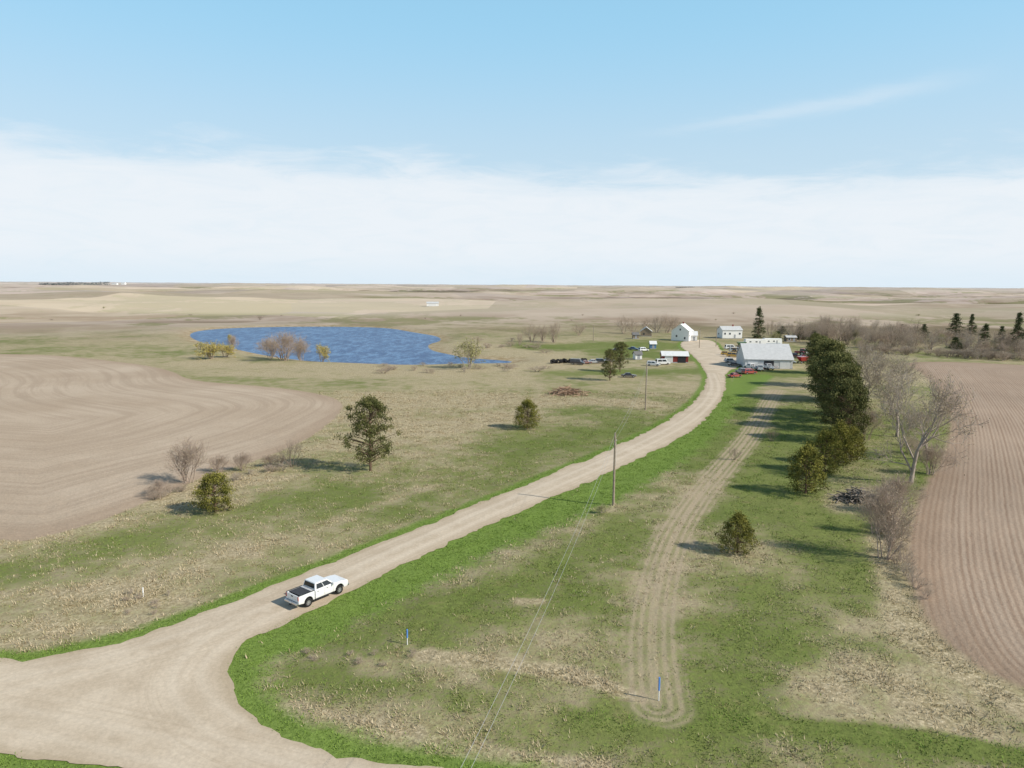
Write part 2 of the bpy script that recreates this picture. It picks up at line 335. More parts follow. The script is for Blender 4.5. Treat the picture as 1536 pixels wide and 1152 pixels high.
t=NT('grass_blades'); g_=t.attr('g'); s_=t.attr('s')
col=t.mix(t.mr(g_,.35,.75),t.mix(s_,(.30,.235,.135),(.55,.46,.31)),t.mix(s_,(.13,.165,.04),(.25,.27,.09))); col=t.mix(t.mr(g_,1.05,1.2),col,t.mix(s_,(.12,.195,.03),(.20,.285,.06)))
grass_m=t.out(col,.8,.1)
obj('grass',mesh_np('grass',V,Fg,[grass_m],attrs=dict(g=gcol,s=sh)))
# ------------------------------------------------------------------ vegetation
def tubes(S,k=4):
    S=np.array(S); p0=S[:,0:3];p1=S[:,3:6];r0=S[:,6];r1=S[:,7]
    d=p1-p0; d/=np.linalg.norm(d,axis=1)[:,None]+1e-9
    up=np.where(np.abs(d[:,2:3])<.9,np.array([[0,0,1.]]),np.array([[1.,0,0]]))
    u=np.cross(d,up); u/=np.linalg.norm(u,axis=1)[:,None]; w=np.cross(d,u)
    V=[]
    for pp,rr_ in ((p0,r0),(p1,r1)):
        for i in range(k):
            c,s=math.cos(2*math.pi*i/k),math.sin(2*math.pi*i/k)
            V.append(pp+(u*c+w*s)*rr_[:,None])
    n=len(S); V=np.stack(V,1).reshape(-1,3); b=np.arange(n)[:,None]*2*k
    Fq=np.concatenate([np.stack([b[:,0]+i,b[:,0]+(i+1)%k,b[:,0]+k+(i+1)%k,b[:,0]+k+i],1) for i in range(k)])
    return V,Fq
def leafquads(C,size,asp=1.):
    n=len(C); d=rng.normal(size=(n,3)); d/=np.linalg.norm(d,axis=1)[:,None]
    e=rng.normal(size=(n,3)); e-=d*(e*d).sum(1)[:,None]; e/=np.linalg.norm(e,axis=1)[:,None]
    s=(size*rng.uniform(.6,1.3,n))[:,None]
    V=np.stack([C-d*s*asp,C+e*s*.5,C+d*s*asp,C-e*s*.5],1).reshape(-1,3)
    return V,np.arange(4*n).reshape(-1,4)
def fol_mat(name,dark,light):
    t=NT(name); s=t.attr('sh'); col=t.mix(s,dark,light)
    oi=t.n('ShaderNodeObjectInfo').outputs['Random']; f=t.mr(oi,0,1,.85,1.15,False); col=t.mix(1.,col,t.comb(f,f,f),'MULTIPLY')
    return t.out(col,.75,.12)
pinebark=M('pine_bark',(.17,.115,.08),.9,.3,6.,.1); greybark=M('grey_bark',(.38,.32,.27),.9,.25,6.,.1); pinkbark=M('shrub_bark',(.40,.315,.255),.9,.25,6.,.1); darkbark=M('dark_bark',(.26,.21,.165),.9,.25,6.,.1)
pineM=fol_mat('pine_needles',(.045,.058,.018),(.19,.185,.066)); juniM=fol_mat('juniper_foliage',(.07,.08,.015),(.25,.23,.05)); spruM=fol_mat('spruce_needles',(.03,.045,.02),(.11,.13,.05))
budM=fol_mat('buds',(.32,.26,.17),(.48,.40,.26)); willM=fol_mat('willow_leaves',(.30,.25,.06),(.54,.45,.13)); willG=fol_mat('willow_green_leaves',(.24,.24,.08),(.44,.42,.18))
def combine(name,TS,LV,LF_,sh,mats,k=4):
    V1,F1=tubes(TS,k); n1=len(V1)
    V=np.vstack([V1,LV]); Fc=np.vstack([F1,LF_+n1]); mi=np.r_[np.zeros(len(F1)),np.ones(len(LF_))]
    return mesh_np(name,V,Fc,mats,mi,attrs=dict(sh=np.r_[np.zeros(n1),sh]))
def conifer(kind,seed):
    rs=np.random.default_rng(seed); S=[]; C=[];sh=[]; bark_=pinebark
    if kind in('pine','beltpine'):
        prof=lambda q:np.interp(q,[.10,.20,.4,.6,.8,.95,1],[.30,.46,.5,.47,.38,.20,.05]); z0=.11;nc=165;per=60;sg=(.052,.052,.026);ls=.0155
        if kind=='beltpine': z0=.05;nc=260;per=62
    elif kind=='spruce':
        prof=lambda q:np.interp(q,[.04,.1,.5,.9,1],[.40,.48,.27,.07,.01]); z0=.05;nc=170;per=40;sg=(.05,.05,.016);ls=.017
    else:
        prof=lambda q:np.interp(q,[0.02,.15,.4,.65,.85,1],[.34,.47,.5,.40,.24,.05]); z0=.03;nc=190;per=50;sg=(.050,.050,.055);ls=.018
    lob=rs.uniform(0,6.28,3)
    ns=6; prev=Vector((0,0,-.02))
    for i in range(1,ns+1):
        p=Vector((rs.normal(0,.008),rs.normal(0,.008),i/ns*.96)); S.append((*prev,*p,.026*(1-(i-1)/ns)+.004,.026*(1-i/ns)+.004)); prev=p
    for i in range(nc):
        q=z0+(1-z0)*rs.random()**(.85 if kind!='spruce' else 1.25)
        an=rs.uniform(0,6.283); R=prof(q)*(1+.2*math.sin(2*an+lob[0]+q*5)+.16*math.sin(3*an+lob[1]-q*9)+.12*math.sin(17*q+lob[2]))
        rr_=R*(rs.uniform(.2,1.0)**.5)
        z=q+(rr_*.15 if 'pine' in kind else (-rr_*.18 if kind=='spruce' else rr_*.1))
        z=min(z,1.0); c=np.array([rr_*math.cos(an),rr_*math.sin(an),z])
        S.append((0,0,max(.03,q-.05 if kind!='spruce' else q),*c,.006,.0015))
        m=int(per*rs.uniform(.6,1.3)); pts=c+rs.normal(size=(m,3))*np.array(sg)*rs.uniform(.55,1.2)
        k=pts[:,2]>.01; pts=pts[k]; C.append(pts)
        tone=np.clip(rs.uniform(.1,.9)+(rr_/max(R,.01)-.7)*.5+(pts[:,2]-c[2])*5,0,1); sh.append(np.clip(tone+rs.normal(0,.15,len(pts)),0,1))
    C=np.vstack(C); sh=np.repeat(np.concatenate(sh),4)
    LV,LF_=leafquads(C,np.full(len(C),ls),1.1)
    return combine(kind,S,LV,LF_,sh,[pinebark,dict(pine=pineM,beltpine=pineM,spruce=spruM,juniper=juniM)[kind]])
def bare(seed,stems=1,maxl=5,leafm=None,barkm=None,nleaf=1500,spread=.55,lsz=.012):
    rs=random.Random(seed); S=[];tips=[]
    def grow(p,d,L,r,l):
        n=2 if l>2 else 3
        for i in range(n):
            d=(d+Vector((rs.gauss(0,.13),rs.gauss(0,.13),rs.gauss(.03,.08)))).normalized(); q=p+d*(L/n); r2=r*.86
            S.append((*p,*q,r,r2)); p=q;r=r2
            if l>=2: tips.append(tuple(p))
            if i<n-1 and l<maxl and rs.random()<.75: child(p,d,L*.72,r*.55,l+1)
        if l<maxl:
            for _ in range(rs.choice([2,3])): child(p,d,L*rs.uniform(.6,.85),r*.68,l+1)
    def child(p,d,L,r,l):
        ax=Vector((rs.gauss(0,1),rs.gauss(0,1),rs.gauss(0,1))).cross(d).normalized()
        nd=(Quaternion(ax,rs.uniform(.25,spread*1.6))@d); nd.z+=.12; grow(p,nd.normalized(),L,max(r,.0014),l)
    if stems==1: grow(Vector((0,0,-.02)),Vector((0,0,1)),.22,.026,0)
    else:
        for _ in range(stems):
            an=rs.uniform(0,6.28); k=rs.uniform(.1,.75); grow(Vector((math.cos(an)*.06,math.sin(an)*.06,-.02)),Vector((math.cos(an)*k,math.sin(an)*k,1)).normalized(),.30,.012,1)
    S=np.array(S); top=np.percentile(S[:,5],99.7); S[:,:6]/=top
    cxy=S[:,3:5].mean(0)*.6; sway=np.clip(S[:,[2,5]],0,1)
    S[:,0]-=cxy[0]*sway[:,0]; S[:,1]-=cxy[1]*sway[:,0]; S[:,3]-=cxy[0]*sway[:,1]; S[:,4]-=cxy[1]*sway[:,1]
    rad=np.percentile(np.hypot(S[:,3],S[:,4]),96); S[:,[0,1,3,4]]*=.5/rad
    S[:,6:]=np.maximum(S[:,6:],.0014)
    T=np.array(tips)/top; T[:,0]-=cxy[0]*np.clip(T[:,2],0,1); T[:,1]-=cxy[1]*np.clip(T[:,2],0,1); T[:,:2]*=.5/rad
    C=T[np.random.default_rng(seed).integers(0,len(T),nleaf)]+rng.normal(0,.022,(nleaf,3)); C=C[C[:,2]>.02]
    LV,LF_=leafquads(C,np.full(len(C),lsz),1.)
    return combine('bare',S,LV,LF_,np.repeat(rng.random(len(C)),4),[barkm or greybark,leafm or budM])
MS=dict(
 pine=[conifer('pine',i) for i in (1,2,3)], beltpine=[conifer('beltpine',i) for i in (14,15)], spruce=[conifer('spruce',i) for i in (4,5)], juniper=[conifer('juniper',i) for i in (6,7,8)],
 bare=[bare(11,nleaf=2400,lsz=.008),bare(12,spread=.65,nleaf=2400,lsz=.008),bare(13,nleaf=2400,lsz=.008)], bush=[bare(21,7,4,barkm=pinkbark,nleaf=900,lsz=.011),bare(22,9,4,barkm=pinkbark,nleaf=900,lsz=.011),bare(23,7,4,nleaf=900,lsz=.011)],
 fbush=[bare(24,9,5,barkm=pinkbark,nleaf=1200,lsz=.010)],
 dbush=[bare(31,7,4,barkm=darkbark,nleaf=400),bare(32,8,4,barkm=darkbark,nleaf=400)],
 willow=[bare(41,8,4,leafm=willM,nleaf=3000,lsz=.022,barkm=pinkbark),bare(42,9,4,leafm=willM,nleaf=3000,lsz=.022,barkm=pinkbark)],
 willowg=[bare(43,8,4,leafm=willG,nleaf=2600,lsz=.017)])
NAMES=dict(pine='pine_tree',beltpine='pine_tree',spruce='spruce_tree',juniper='juniper_tree',bare='bare_deciduous_tree',bush='bare_shrub',fbush='bare_shrub',dbush='dark_shrub',willow='willow_bush',willowg='budding_willow_tree')
def plant(kind,u,v,hp,wp_,name=None,parent=None,vi=None):
    x,y,z=PL(u,v); d=depth(x,y,z); h=hp*d/F*1.0; w=wp_*d/F
    if name and sdf(ROAD,np.array([x]),np.array([y]))[0]>-1.: return
    me=MS[kind][vi if vi is not None else random.randrange(len(MS[kind]))]
    return obj(name or NAMES[kind],me,(x,y,z-.03),parent,random.uniform(0,6.28),(w,w,h))
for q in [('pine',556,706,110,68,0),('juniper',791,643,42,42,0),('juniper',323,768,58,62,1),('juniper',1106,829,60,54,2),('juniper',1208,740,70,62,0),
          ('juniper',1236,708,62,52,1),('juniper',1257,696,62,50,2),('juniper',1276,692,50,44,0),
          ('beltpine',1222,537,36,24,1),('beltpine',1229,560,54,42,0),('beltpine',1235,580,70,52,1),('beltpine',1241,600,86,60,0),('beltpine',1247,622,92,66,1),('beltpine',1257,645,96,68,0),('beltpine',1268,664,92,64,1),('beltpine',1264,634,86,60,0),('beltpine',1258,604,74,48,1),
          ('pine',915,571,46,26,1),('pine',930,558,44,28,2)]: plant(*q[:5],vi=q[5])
for q in [(1137,507,47,26),(1221,522,24,14),(1524,527,58,30),(1500,523,34,24),(1476,521,36,26),(1432,508,38,34),(1456,503,32,20),(1385,506,20,22),(1352,502,16,16)]: plant('spruce',*q)
for i,q in enumerate([(1288,628,104,70),(1302,602,88,70),(1335,622,92,84),(1350,598,70,70),(1366,724,165,140),(1392,690,108,88),(1345,655,100,90),(1272,600,74,50),(1318,570,50,56)]): plant('bare',*q,vi=i%3)
for q in [(1325,838,120,90),(1345,770,64,66),(1312,800,58,54),(284,724,68,76),(330,708,28,40),(365,706,30,36),(238,742,24,40),(404,700,20,30),
          (427,541,44,70),(405,538,32,38),(452,541,32,36),(350,528,26,20),(1395,712,50,60),(1300,660,50,50)]: plant('fbush',*q)
for q in [(440,700,42,44),(420,700,20,30),(390,480,7,14),(1100,690,20,24),(1158,662,20,24)]: plant('dbush',*q)
for q in [(318,538,26,44),(338,536,22,30),(483,542,28,24),(345,515,14,10)]: plant('willow',*q)
for q in [(702,553,46,60),(905,770,14,26),(300,524,12,18)]: plant('willowg',*q)
for q in [(798,513,30,30),(815,512,26,26),(832,514,34,34),(868,503,20,24),(935,500,28,28),(950,501,24,24),(968,497,22,22),(985,499,28,28),(1000,499,30,30),(1012,497,24,24),(1168,507,28,30),(1155,504,24,24),(1185,508,26,30),(1205,508,24,26),(780,518,20,20)]: plant('bush',*q)
sb=empty('shelterbelt_shrubs',(0,0,0))
for i in range(95):
    f=random.random(); u=1190+f*360; v=505+f*26+random.uniform(-10,9); plant('bush' if random.random()<.75 else 'dbush',u,v,random.uniform(14,34),random.uniform(24,44),'shrub_clump',sb)
for i in range(26):
    f=random.random(); u=1160+f*380; v=507+f*22+random.uniform(-8,9); plant('willowg' if random.random()<.6 else 'spruce',u,v,random.uniform(9,20),random.uniform(14,26),'green_clump',sb)
for i in range(55):
    f=random.random(); u=1290+f*255; v=526+f*16+random.uniform(-3,3); plant('dbush' if random.random()<.5 else 'bush',u,v,random.uniform(8,16),random.uniform(20,34),'hedge_clump',sb)
wl=empty('weed_clumps',(0,0,0))
for i in range(30):
    f=random.random(); u=1390-50*math.sin(f*3)+random.uniform(-20,8); v=640+f*260; plant('bush',u,v,random.uniform(12,30),random.uniform(26,46),'weed_clump',wl)
for i in range(18):
    u=random.uniform(225,440); v=748-(u-225)*.22+random.uniform(-6,6); plant('bush',u,v,random.uniform(8,16),random.uniform(18,32),'weed_clump',wl)
for i in range(30):
    if i%3: u=random.uniform(560,820); v=random.uniform(549,560)
    else: u=random.uniform(690,820); v=random.uniform(512,534)
    plant('bush',u,v,random.uniform(5,10),random.uniform(14,30),'reed_clump',wl)
for i in range(16):
    if i%2: u=random.uniform(180,260); v=random.uniform(890,925)
    else: u=random.uniform(460,640); v=random.uniform(975,1000)
    plant('bush',u,v,random.uniform(6,11),random.uniform(12,22),'dead_weed',wl)
for i in range(14):
    u=random.uniform(40,1500); v=random.uniform(456,486); plant(random.choice(['dbush','willowg']),u,v,random.uniform(2,3.5),random.uniform(4,9),'prairie_bush',wl)
def pile(name,u,v,wpx,hpx,m,seed):
    x,y,z=PL(u,v); d=depth(x,y,z); w=wpx*d/F; h=hpx*d/F; rs=np.random.default_rng(seed); S=[]
    for i in range(160):
        px,py=rs.normal(0,w*.24),rs.normal(0,w*.17); zz=rs.uniform(.02,1)*h*math.exp(-(px/w*2.2)**2-(py/w*3)**2)
        a=rs.uniform(0,6.28); L=rs.uniform(.4,1.1)*w*.2; dz=rs.uniform(-.25,.25)*L
        S.append((px-math.cos(a)*L,py-math.sin(a)*L,max(zz-dz,.03),px+math.cos(a)*L,py+math.sin(a)*L,max(zz+dz,.03),.09,.05))
    V,Fq=tubes(S,6); obj(name,mesh_np(name,V,Fq,[m]),(x,y,z))
pile('brush_pile',852,591,52,12,M('dead_brush',(.42,.28,.19),.9),1); pile('log_pile',1286,750,60,17,M('weathered_logs',(.21,.18,.15),.9),2)
# ------------------------------------------------------------------ building helpers
def poly_prism(name,prof,y0,y1,m,parent,bev=0.,loc=(0,0,0),axis='Y'):
    bm=bmesh.new(); 
    mk=(lambda p,t:(p[0],t,p[1])) if axis=='Y' else (lambda p,t:(t,p[0],p[1]))
    a=[bm.verts.new(mk(p,y0)) for p in prof]; b=[bm.verts.new(mk(p,y1)) for p in prof]
    bm.faces.new(a); bm.faces.new(b[::-1]); n=len(prof)
    for i in range(n): bm.faces.new((a[(i+1)%n],a[i],b[i],b[(i+1)%n]))
    bmesh.ops.recalc_face_normals(bm,faces=bm.faces)
    me=bpy.data.meshes.new(name); bm.to_mesh(me); bm.free(); me.materials.append(m)
    o=obj(name,me,loc,parent)
    if bev:
        b_=o.modifiers.new('bevel','BEVEL'); b_.width=bev; b_.segments=2; b_.limit_method='ANGLE'; b_.angle_limit=math.radians(35)
    return o
def box(name,c,s,m,parent,bev=0.):
    return poly_prism(name,[(c[0]-s[0]/2,c[2]-s[2]/2),(c[0]+s[0]/2,c[2]-s[2]/2),(c[0]+s[0]/2,c[2]+s[2]/2),(c[0]-s[0]/2,c[2]+s[2]/2)],c[1]-s[1]/2,c[1]+s[1]/2,m,parent,bev)
def hexa(name,b,tp,z0,z1,m,parent,bev=0.):
    bm=bmesh.new(); vs=[]
    for (x0,x1,hy),z in ((b,z0),(tp,z1)):
        vs+= [bm.verts.new(p) for p in ((x0,-hy,z),(x1,-hy,z),(x1,hy,z),(x0,hy,z))]
    for f in ((3,2,1,0),(4,5,6,7),(0,1,5,4),(1,2,6,5),(2,3,7,6),(3,0,4,7)): bm.faces.new([vs[i] for i in f])
    me=bpy.data.meshes.new(name); bm.to_mesh(me); bm.free(); me.materials.append(m); o=obj(name,me,(0,0,0),parent)
    if bev:
        b_=o.modifiers.new('bevel','BEVEL'); b_.width=bev; b_.segments=3
    return o
def quad(name,pts,m,parent,off=.006):
    p=[Vector(q) for q in pts]; n=(p[1]-p[0]).cross(p[2]-p[0]).normalized()
    me=bpy.data.meshes.new(name); k=len(p)
    V=[tuple(q+n*off) for q in p]+[tuple(q-n*.02) for q in p]
    me.from_pydata(V,[],[tuple(range(k))]+[(i,k+i,k+(i+1)%k,(i+1)%k) for i in range(k)]); me.materials.append(m); return obj(name,me,(0,0,0),parent)
white=M('white_siding',(.80,.79,.76),.6,.05,2.); greyroof=M('grey_metal_roof',(.55,.55,.54),.5,.1,1.); whiteroof=M('white_metal_roof',(.70,.70,.69),.5,.08,1.); redw=M('red_board',(.22,.035,.03),.7,.2)
greyw=M('grey_siding',(.56,.56,.55),.6,.1); darkroof=M('dark_shingle',(.17,.165,.16),.8,.2); glassd=M('window_glass',(.05,.06,.07),.15,.1,1.,.6); doorm=M('door_grey',(.35,.36,.38),.5,.1); brownw=M('weathered_board',(.27,.21,.15),.8,.2); bluew=M('blue_board',(.10,.2,.35),.6,.1); darkdoor=M('dark_opening',(.03,.03,.035),.8,.1)
def house(name,u,v,w,d,hw,hr,rot,wm,rm_,wins=2,door=True,bigdoor=0,gableend=False,chim=False):
    x,y,z=PL(u,v); e=empty(name,(x,y,z),rot)
    prof=[(-d/2,-.2),(d/2,-.2),(d/2,hw),(0,hw+hr),(-d/2,hw)]
    poly_prism('walls',prof,-w/2,w/2,wm,e,axis='X')
    sl=hr/(d/2); ov=.35
    for s in (-1,1):
        pr=[(0,hw+hr+.02),(s*(d/2+ov),hw-ov*sl+.02),(s*(d/2+ov),hw-ov*sl+.16),(0,hw+hr+.18)]
        poly_prism('roof_slope',pr,-w/2-ov,w/2+ov,rm_,e,axis='X')
    box('foundation',(0,0,.05),(w+.06,d+.06,.5),doorm,e)
    for i in range(wins):
        cx=-w/2+w*(i+.5)/wins
        if door and i==wins//2:
            box('door',(cx,-d/2-.02,1.2),(1.,.06,2.0),doorm,e); continue
        box('window_frame',(cx,-d/2-.02,hw*.58),(1.25,.06,1.35),whiteroof,e); box('window',(cx,-d/2-.05,hw*.58),(.85,.06,1.),glassd,e)
    if wins>1:
        for sx_ in (-1,1):
            box('gable_window',(sx_*(w/2+.03),d*.2,hw*.5),(.08,.8,1.),glassd,e)
    if gableend:
        for sx_ in (-1,1):
            box('upper_window',(sx_*(w/2+.03),0,hw+hr*.22),(.08,.7,.9),glassd,e)
            box('side_window',(sx_*(w/2+.03),-d*.27,hw*.32),(.08,.8,1.1),glassd,e)
    for i in range(bigdoor):
        cx=-w/2+w*(i+.5)/bigdoor; box('overhead_door',(cx,-d/2-.04,1.35),(w/bigdoor*.62,.08,2.6),darkdoor if i%2 else whiteroof,e)
    if chim: box('chimney',(w*.15,0,hw+hr+.3),(.6,.6,1.4),redw,e)
    return e
house('machine_shed',1145,549,15.8,16,3.2,4.6,math.radians(-7),greyw,greyroof,0,False,3)
house('farmhouse',1023,511,8.5,9.,5.2,3.4,math.radians(62),white,whiteroof,3,True,gableend=True,chim=True)
house('farmhouse_wing',1036,511,6,5,3.,1.8,math.radians(-10),white,whiteroof,2)
house('white_house',1094,507,11,8,4.6,1.8,math.radians(5),white,greyroof,4,chim=True)
house('red_shed',1011,543,9.4,5.5,2.6,1.3,math.radians(-4),redw,whiteroof,0,False,2)
house('garden_shed',956,539,2.6,3.0,2.1,.9,math.radians(10),white,darkroof,1)
house('small_blue_shed',979,523,2.6,2.6,2.3,1.0,0,bluew,whiteroof,1)
house('grey_cottage',969,504,6.5,6,2.8,2.2,math.radians(80),brownw,greyroof,2)
house('small_hut',953,508,3,3,2.2,1.,0,brownw,darkroof,1)
house('low_shed',1185,512,5,4,2.2,.8,0,brownw,greyroof,2)
house('distant_barn',649,458,13,8,3.2,1.6,.1,white,greyroof,0,False,1)
# ------------------------------------------------------------------ vehicles
tyre=M('tyre_rubber',(.02,.02,.02),.8,.1); rim=M('alloy_rim',(.45,.45,.46),.3,.05,3.,.5,.6); chrome=M('chrome',(.6,.6,.62),.2,.05,3.,.5,.9); black=M('black_plastic',(.025,.025,.028),.5,.1); carglass=M('car_glass',(.02,.025,.03),.08,.05,1.,.7); redl=M('tail_light',(.45,.02,.02),.3,.05); headl=M('head_light',(.7,.7,.7),.15,.05)
liner=M('bed_liner',(.05,.05,.055),.7,.25,8.); silver_box=M('silver_box',(.5,.5,.5),.4)
def paint(c,n): 
    t=NT(n); oc=t.n('ShaderNodeTexCoord').outputs['Object']; nn=t.noise(oc,2.5,4,.6); s2=t.n('ShaderNodeSeparateXYZ'); t.L(oc,s2.inputs[0])
    dust=t.m_('MULTIPLY',t.mr(s2.outputs[2],1.0,.4),t.mr(nn,.3,.6,.3,.9)); col=t.mix(t.m_('MULTIPLY',dust,.4),c,(.42,.35,.27)); return t.out(col,.3,.5,Coat_Weight=.4)
def wheel(x,y,r,w,parent):
    bm=bmesh.new(); prof=[(r*.60,-w/2),(r*.93,-w/2),(r,-w/2+.04),(r,w/2-.04),(r*.93,w/2),(r*.60,w/2)]; n=24
    rings=[]
    for i in range(n):
        a=2*math.pi*i/n; rings.append([bm.verts.new((q*math.cos(a),p,q*math.sin(a))) for q,p in prof])
    for i in range(n):
        A_,B_=rings[i],rings[(i+1)%n]
        for j in range(len(prof)-1): bm.faces.new((A_[j],B_[j],B_[j+1],A_[j+1]))
    me=bpy.data.meshes.new('tyre'); bmesh.ops.recalc_face_normals(bm,faces=bm.faces); bm.to_mesh(me); bm.free(); me.materials.append(tyre); obj('tyre',me,(x,y,r),parent)
    bm=bmesh.new()
    bmesh.ops.create_cone(bm,cap_ends=True,segments=24,radius1=r*.6,radius2=r*.6,depth=w*.7,matrix=Matrix.Rotation(math.pi/2,4,'X'))
    me=bpy.data.meshes.new('rim'); bm.to_mesh(me); bm.free(); me.materials.append(rim); obj('rim',me,(x,y,r),parent)
    s=1 if y>0 else -1
    if w>.25:
        for i in range(5):
            a=2*math.pi*i/5; o=box('rim_slot',(0,0,0),(r*.2,.02,r*.16),black,parent); o.location=(x+math.cos(a)*r*.36,y+s*(w*.35+.005),r+math.sin(a)*r*.36); o.rotation_euler=(0,-a,0)
def arch(cx,r,z0,n=9):
    return [(cx+r*math.cos(math.pi*i/n),z0+max(0,r*math.sin(math.pi*i/n))) for i in range(n+1)]
def sidewin(b,tp,z0,z1,f0,f1,g0,g1,e,m,nm='side_window'):
    for s in (-1,1):
        def P_(f,h): 
            xb=b[0]+(b[1]-b[0])*f; xt=tp[0]+(tp[1]-tp[0])*f; return (xb+(xt-xb)*h,s*(b[2]+(tp[2]-b[2])*h),z0+(z1-z0)*h)
        pts=[P_(f0,.12),P_(f1,.12),P_(g1,.82),P_(g0,.82)]
        if s>0: pts=pts[::-1]
        quad(nm,pts,m,e)
def endwin(b,tp,z0,z1,front,e,m,nm,lo=.1,hi=.88):
    i=1 if front else 0
    def P_(y,h): return (b[i]+(tp[i]-b[i])*h,y*(b[2]+(tp[2]-b[2])*h),z0+(z1-z0)*h)
    pts=[P_(-.88,lo),P_(.88,lo),P_(.86,hi),P_(-.86,hi)]
    if not front: pts=pts[::-1]
    quad(nm,pts,m,e)
def pickup(name,x,y,z,rot,pm,scale=1.):
    e=empty(name,(x,y,z),rot); e.scale=(scale,)*3
    fw,rw_=1.88,-1.75; R=.41; ar=.50
    prof=[(-1.0,.50)]+[(1.30,.50)]+arch(fw,ar,.52)[::-1]+[(2.72,.50),(2.90,.62),(2.92,1.02),(2.84,1.16),(2.1,1.27),(1.15,1.33),(-1.0,1.33)]
    poly_prism('cab_body',prof,-.98,.98,pm,e,.05)
    box('underbody',(0,0,.6),(5.2,1.3,.32),black,e)
    prof=[(-2.86,.60),(-2.35,.52)]+arch(rw_,ar,.52)[::-1]+[(-1.06,.50),(-1.06,1.36),(-2.86,1.36)]
    for s in (-1,1):
        y0,y1=(.84,.98) if s>0 else (-.98,-.84); poly_prism('bed_side',prof,y0,y1,pm,e,.025)
    box('bed_floor',(-1.95,0,.92),(1.78,1.67,.10),liner,e); box('bed_front',(-1.10,0,1.14),(.08,1.67,.40),pm,e)
    for s in (-1,1): box('bed_rail_cap',(-1.95,s*.91,1.372),(1.78,.13,.025),black,e)
    box('tonneau_cover',(-1.86,0,1.335),(1.46,1.66,.05),liner,e,.01)
    box('tool_box',(-1.26,0,1.385),(.26,1.62,.045),silver_box,e)
    box('tailgate',(-2.83,0,1.06),(.09,1.66,.62),pm,e,.02); box('tailgate_handle',(-2.885,0,1.20),(.02,.28,.09),black,e); box('tailgate_badge',(-2.882,-.45,1.0),(.012,.3,.04),chrome,e)
    box('rear_bumper',(-2.98,0,.64),(.22,1.9,.2),chrome,e,.03); box('license_plate',(-3.095,0,.66),(.015,.32,.15),white,e); box('hitch',(-3.08,0,.46),(.25,.1,.1),black,e)
    for s in (-1,1):
        box('tail_light',(-2.84,s*.91,1.13),(.08,.13,.38),redl,e); box('head_light',(2.86,s*.76,.98),(.12,.34,.2),headl,e,.02)
        box('mirror',(.98,s*1.13,1.40),(.12,.22,.26),pm,e,.03); box('mirror_arm',(1.0,s*.99,1.34),(.06,.14,.05),black,e)
        box('running_board',(.15,s*.97,.46),(2.1,.14,.06),black,e)
        for cx in (-.45,.6): box('door_handle',(cx-.2,s*.988,1.16),(.2,.025,.04),black,e)
        for cx in (-.98,.08,1.12): box('door_gap',(cx,s*.9805,.93),(.014,.006,.72),black,e)
    box('grille',(2.92,0,.92),(.06,1.1,.30),black,e); box('front_bumper',(2.95,0,.62),(.2,1.92,.24),chrome,e,.04)
    b=(-1.0,1.28,.95); tp=(-.86,.52,.78); hexa('cab_roof',b,tp,1.31,1.96,pm,e,.05)
    sidewin(b,tp,1.31,1.96,.08,.47,.10,.47,e,carglass,'rear_side_window'); sidewin(b,tp,1.31,1.96,.50,.93,.50,.90,e,carglass,'front_side_window')
    endwin(b,tp,1.31,1.96,True,e,carglass,'windshield',.1,.92); endwin(b,tp,1.31,1.96,False,e,carglass,'rear_window',.2,.85)
    for cx in (fw,rw_):
        for s in (-1,1): wheel(cx,s*.84,R,.28,e)
        box('wheel_well',(cx,0,.78),(.98,1.5,.42),black,e)
    return e
whitep=paint((.76,.76,.76),'white_paint')
a=G(469,909); b_=G(513,891); hd=math.atan2(b_[1]-a[1],b_[0]-a[0])
hd=.5*hd+.5*math.radians(53.6)
cx,cy=(a[0]+b_[0])/2,(a[1]+b_[1])/2; cx+=-math.sin(hd)*.9; cy+=math.cos(hd)*.9
pickup('pickup_truck',cx-.25,cy-.2,.045,hd,whitep,.93)
def car(name,u,v,rot,pm,kind='sedan'):
    x,y,z=PL(u,v); e=empty(name,(x,y,z),rot)
    if kind=='sedan': L,hb,ht,b,tp=4.7,.88,1.42,(-1.5,1.0,.84),(-.9,.35,.64)
    elif kind=='suv': L,hb,ht,b,tp=4.8,1.0,1.78,(-2.25,1.05,.88),(-2.0,.5,.72)
    else: L,hb,ht,b,tp=5.3,1.1,2.1,(-2.55,1.5,.93),(-2.45,1.0,.82)
    fw,rw_=L*.30,-L*.29; h=L/2
    prof=[(-h,.45),(rw_-.42,.35)]+arch(rw_,.40,.36)[::-1]+[(fw-.42,.33)]+arch(fw,.40,.36)[::-1]+[(h-.1,.4),(h,.6),(h-.15,hb-.15),(b[1],hb+.02),(b[0],hb+.02),(-h+.03,hb-.05)]
    poly_prism('body',prof,-.88,.88,pm,e,.05); hexa('greenhouse',b,tp,hb,ht,pm,e,.04)
    sidewin(b,tp,hb,ht,.08,.48,.1,.48,e,carglass); sidewin(b,tp,hb,ht,.52,.94,.52,.9,e,carglass); endwin(b,tp,hb,ht,True,e,carglass,'windshield'); endwin(b,tp,hb,ht,False,e,carglass,'rear_window')
    for cx in (fw,rw_):
        for s in (-1,1): wheel(cx,s*.78,.33,.2,e)
    for s in (-1,1): box('tail_light',(-h+.01,s*.7,hb-.22),(.05,.25,.14),redl,e); box('head_light',(h-.08,s*.65,.66),(.1,.3,.13),headl,e)
    return e
redp=paint((.35,.03,.03),'red_paint'); darkp=paint((.05,.05,.06),'dark_paint'); bluep=paint((.06,.12,.25),'blue_paint'); yelp=paint((.55,.33,.05),'yellow_paint'); silv=paint((.4,.42,.44),'silver_paint'); maroon=paint((.16,.04,.04),'maroon_paint'); greenp=paint((.05,.14,.05),'green_paint')
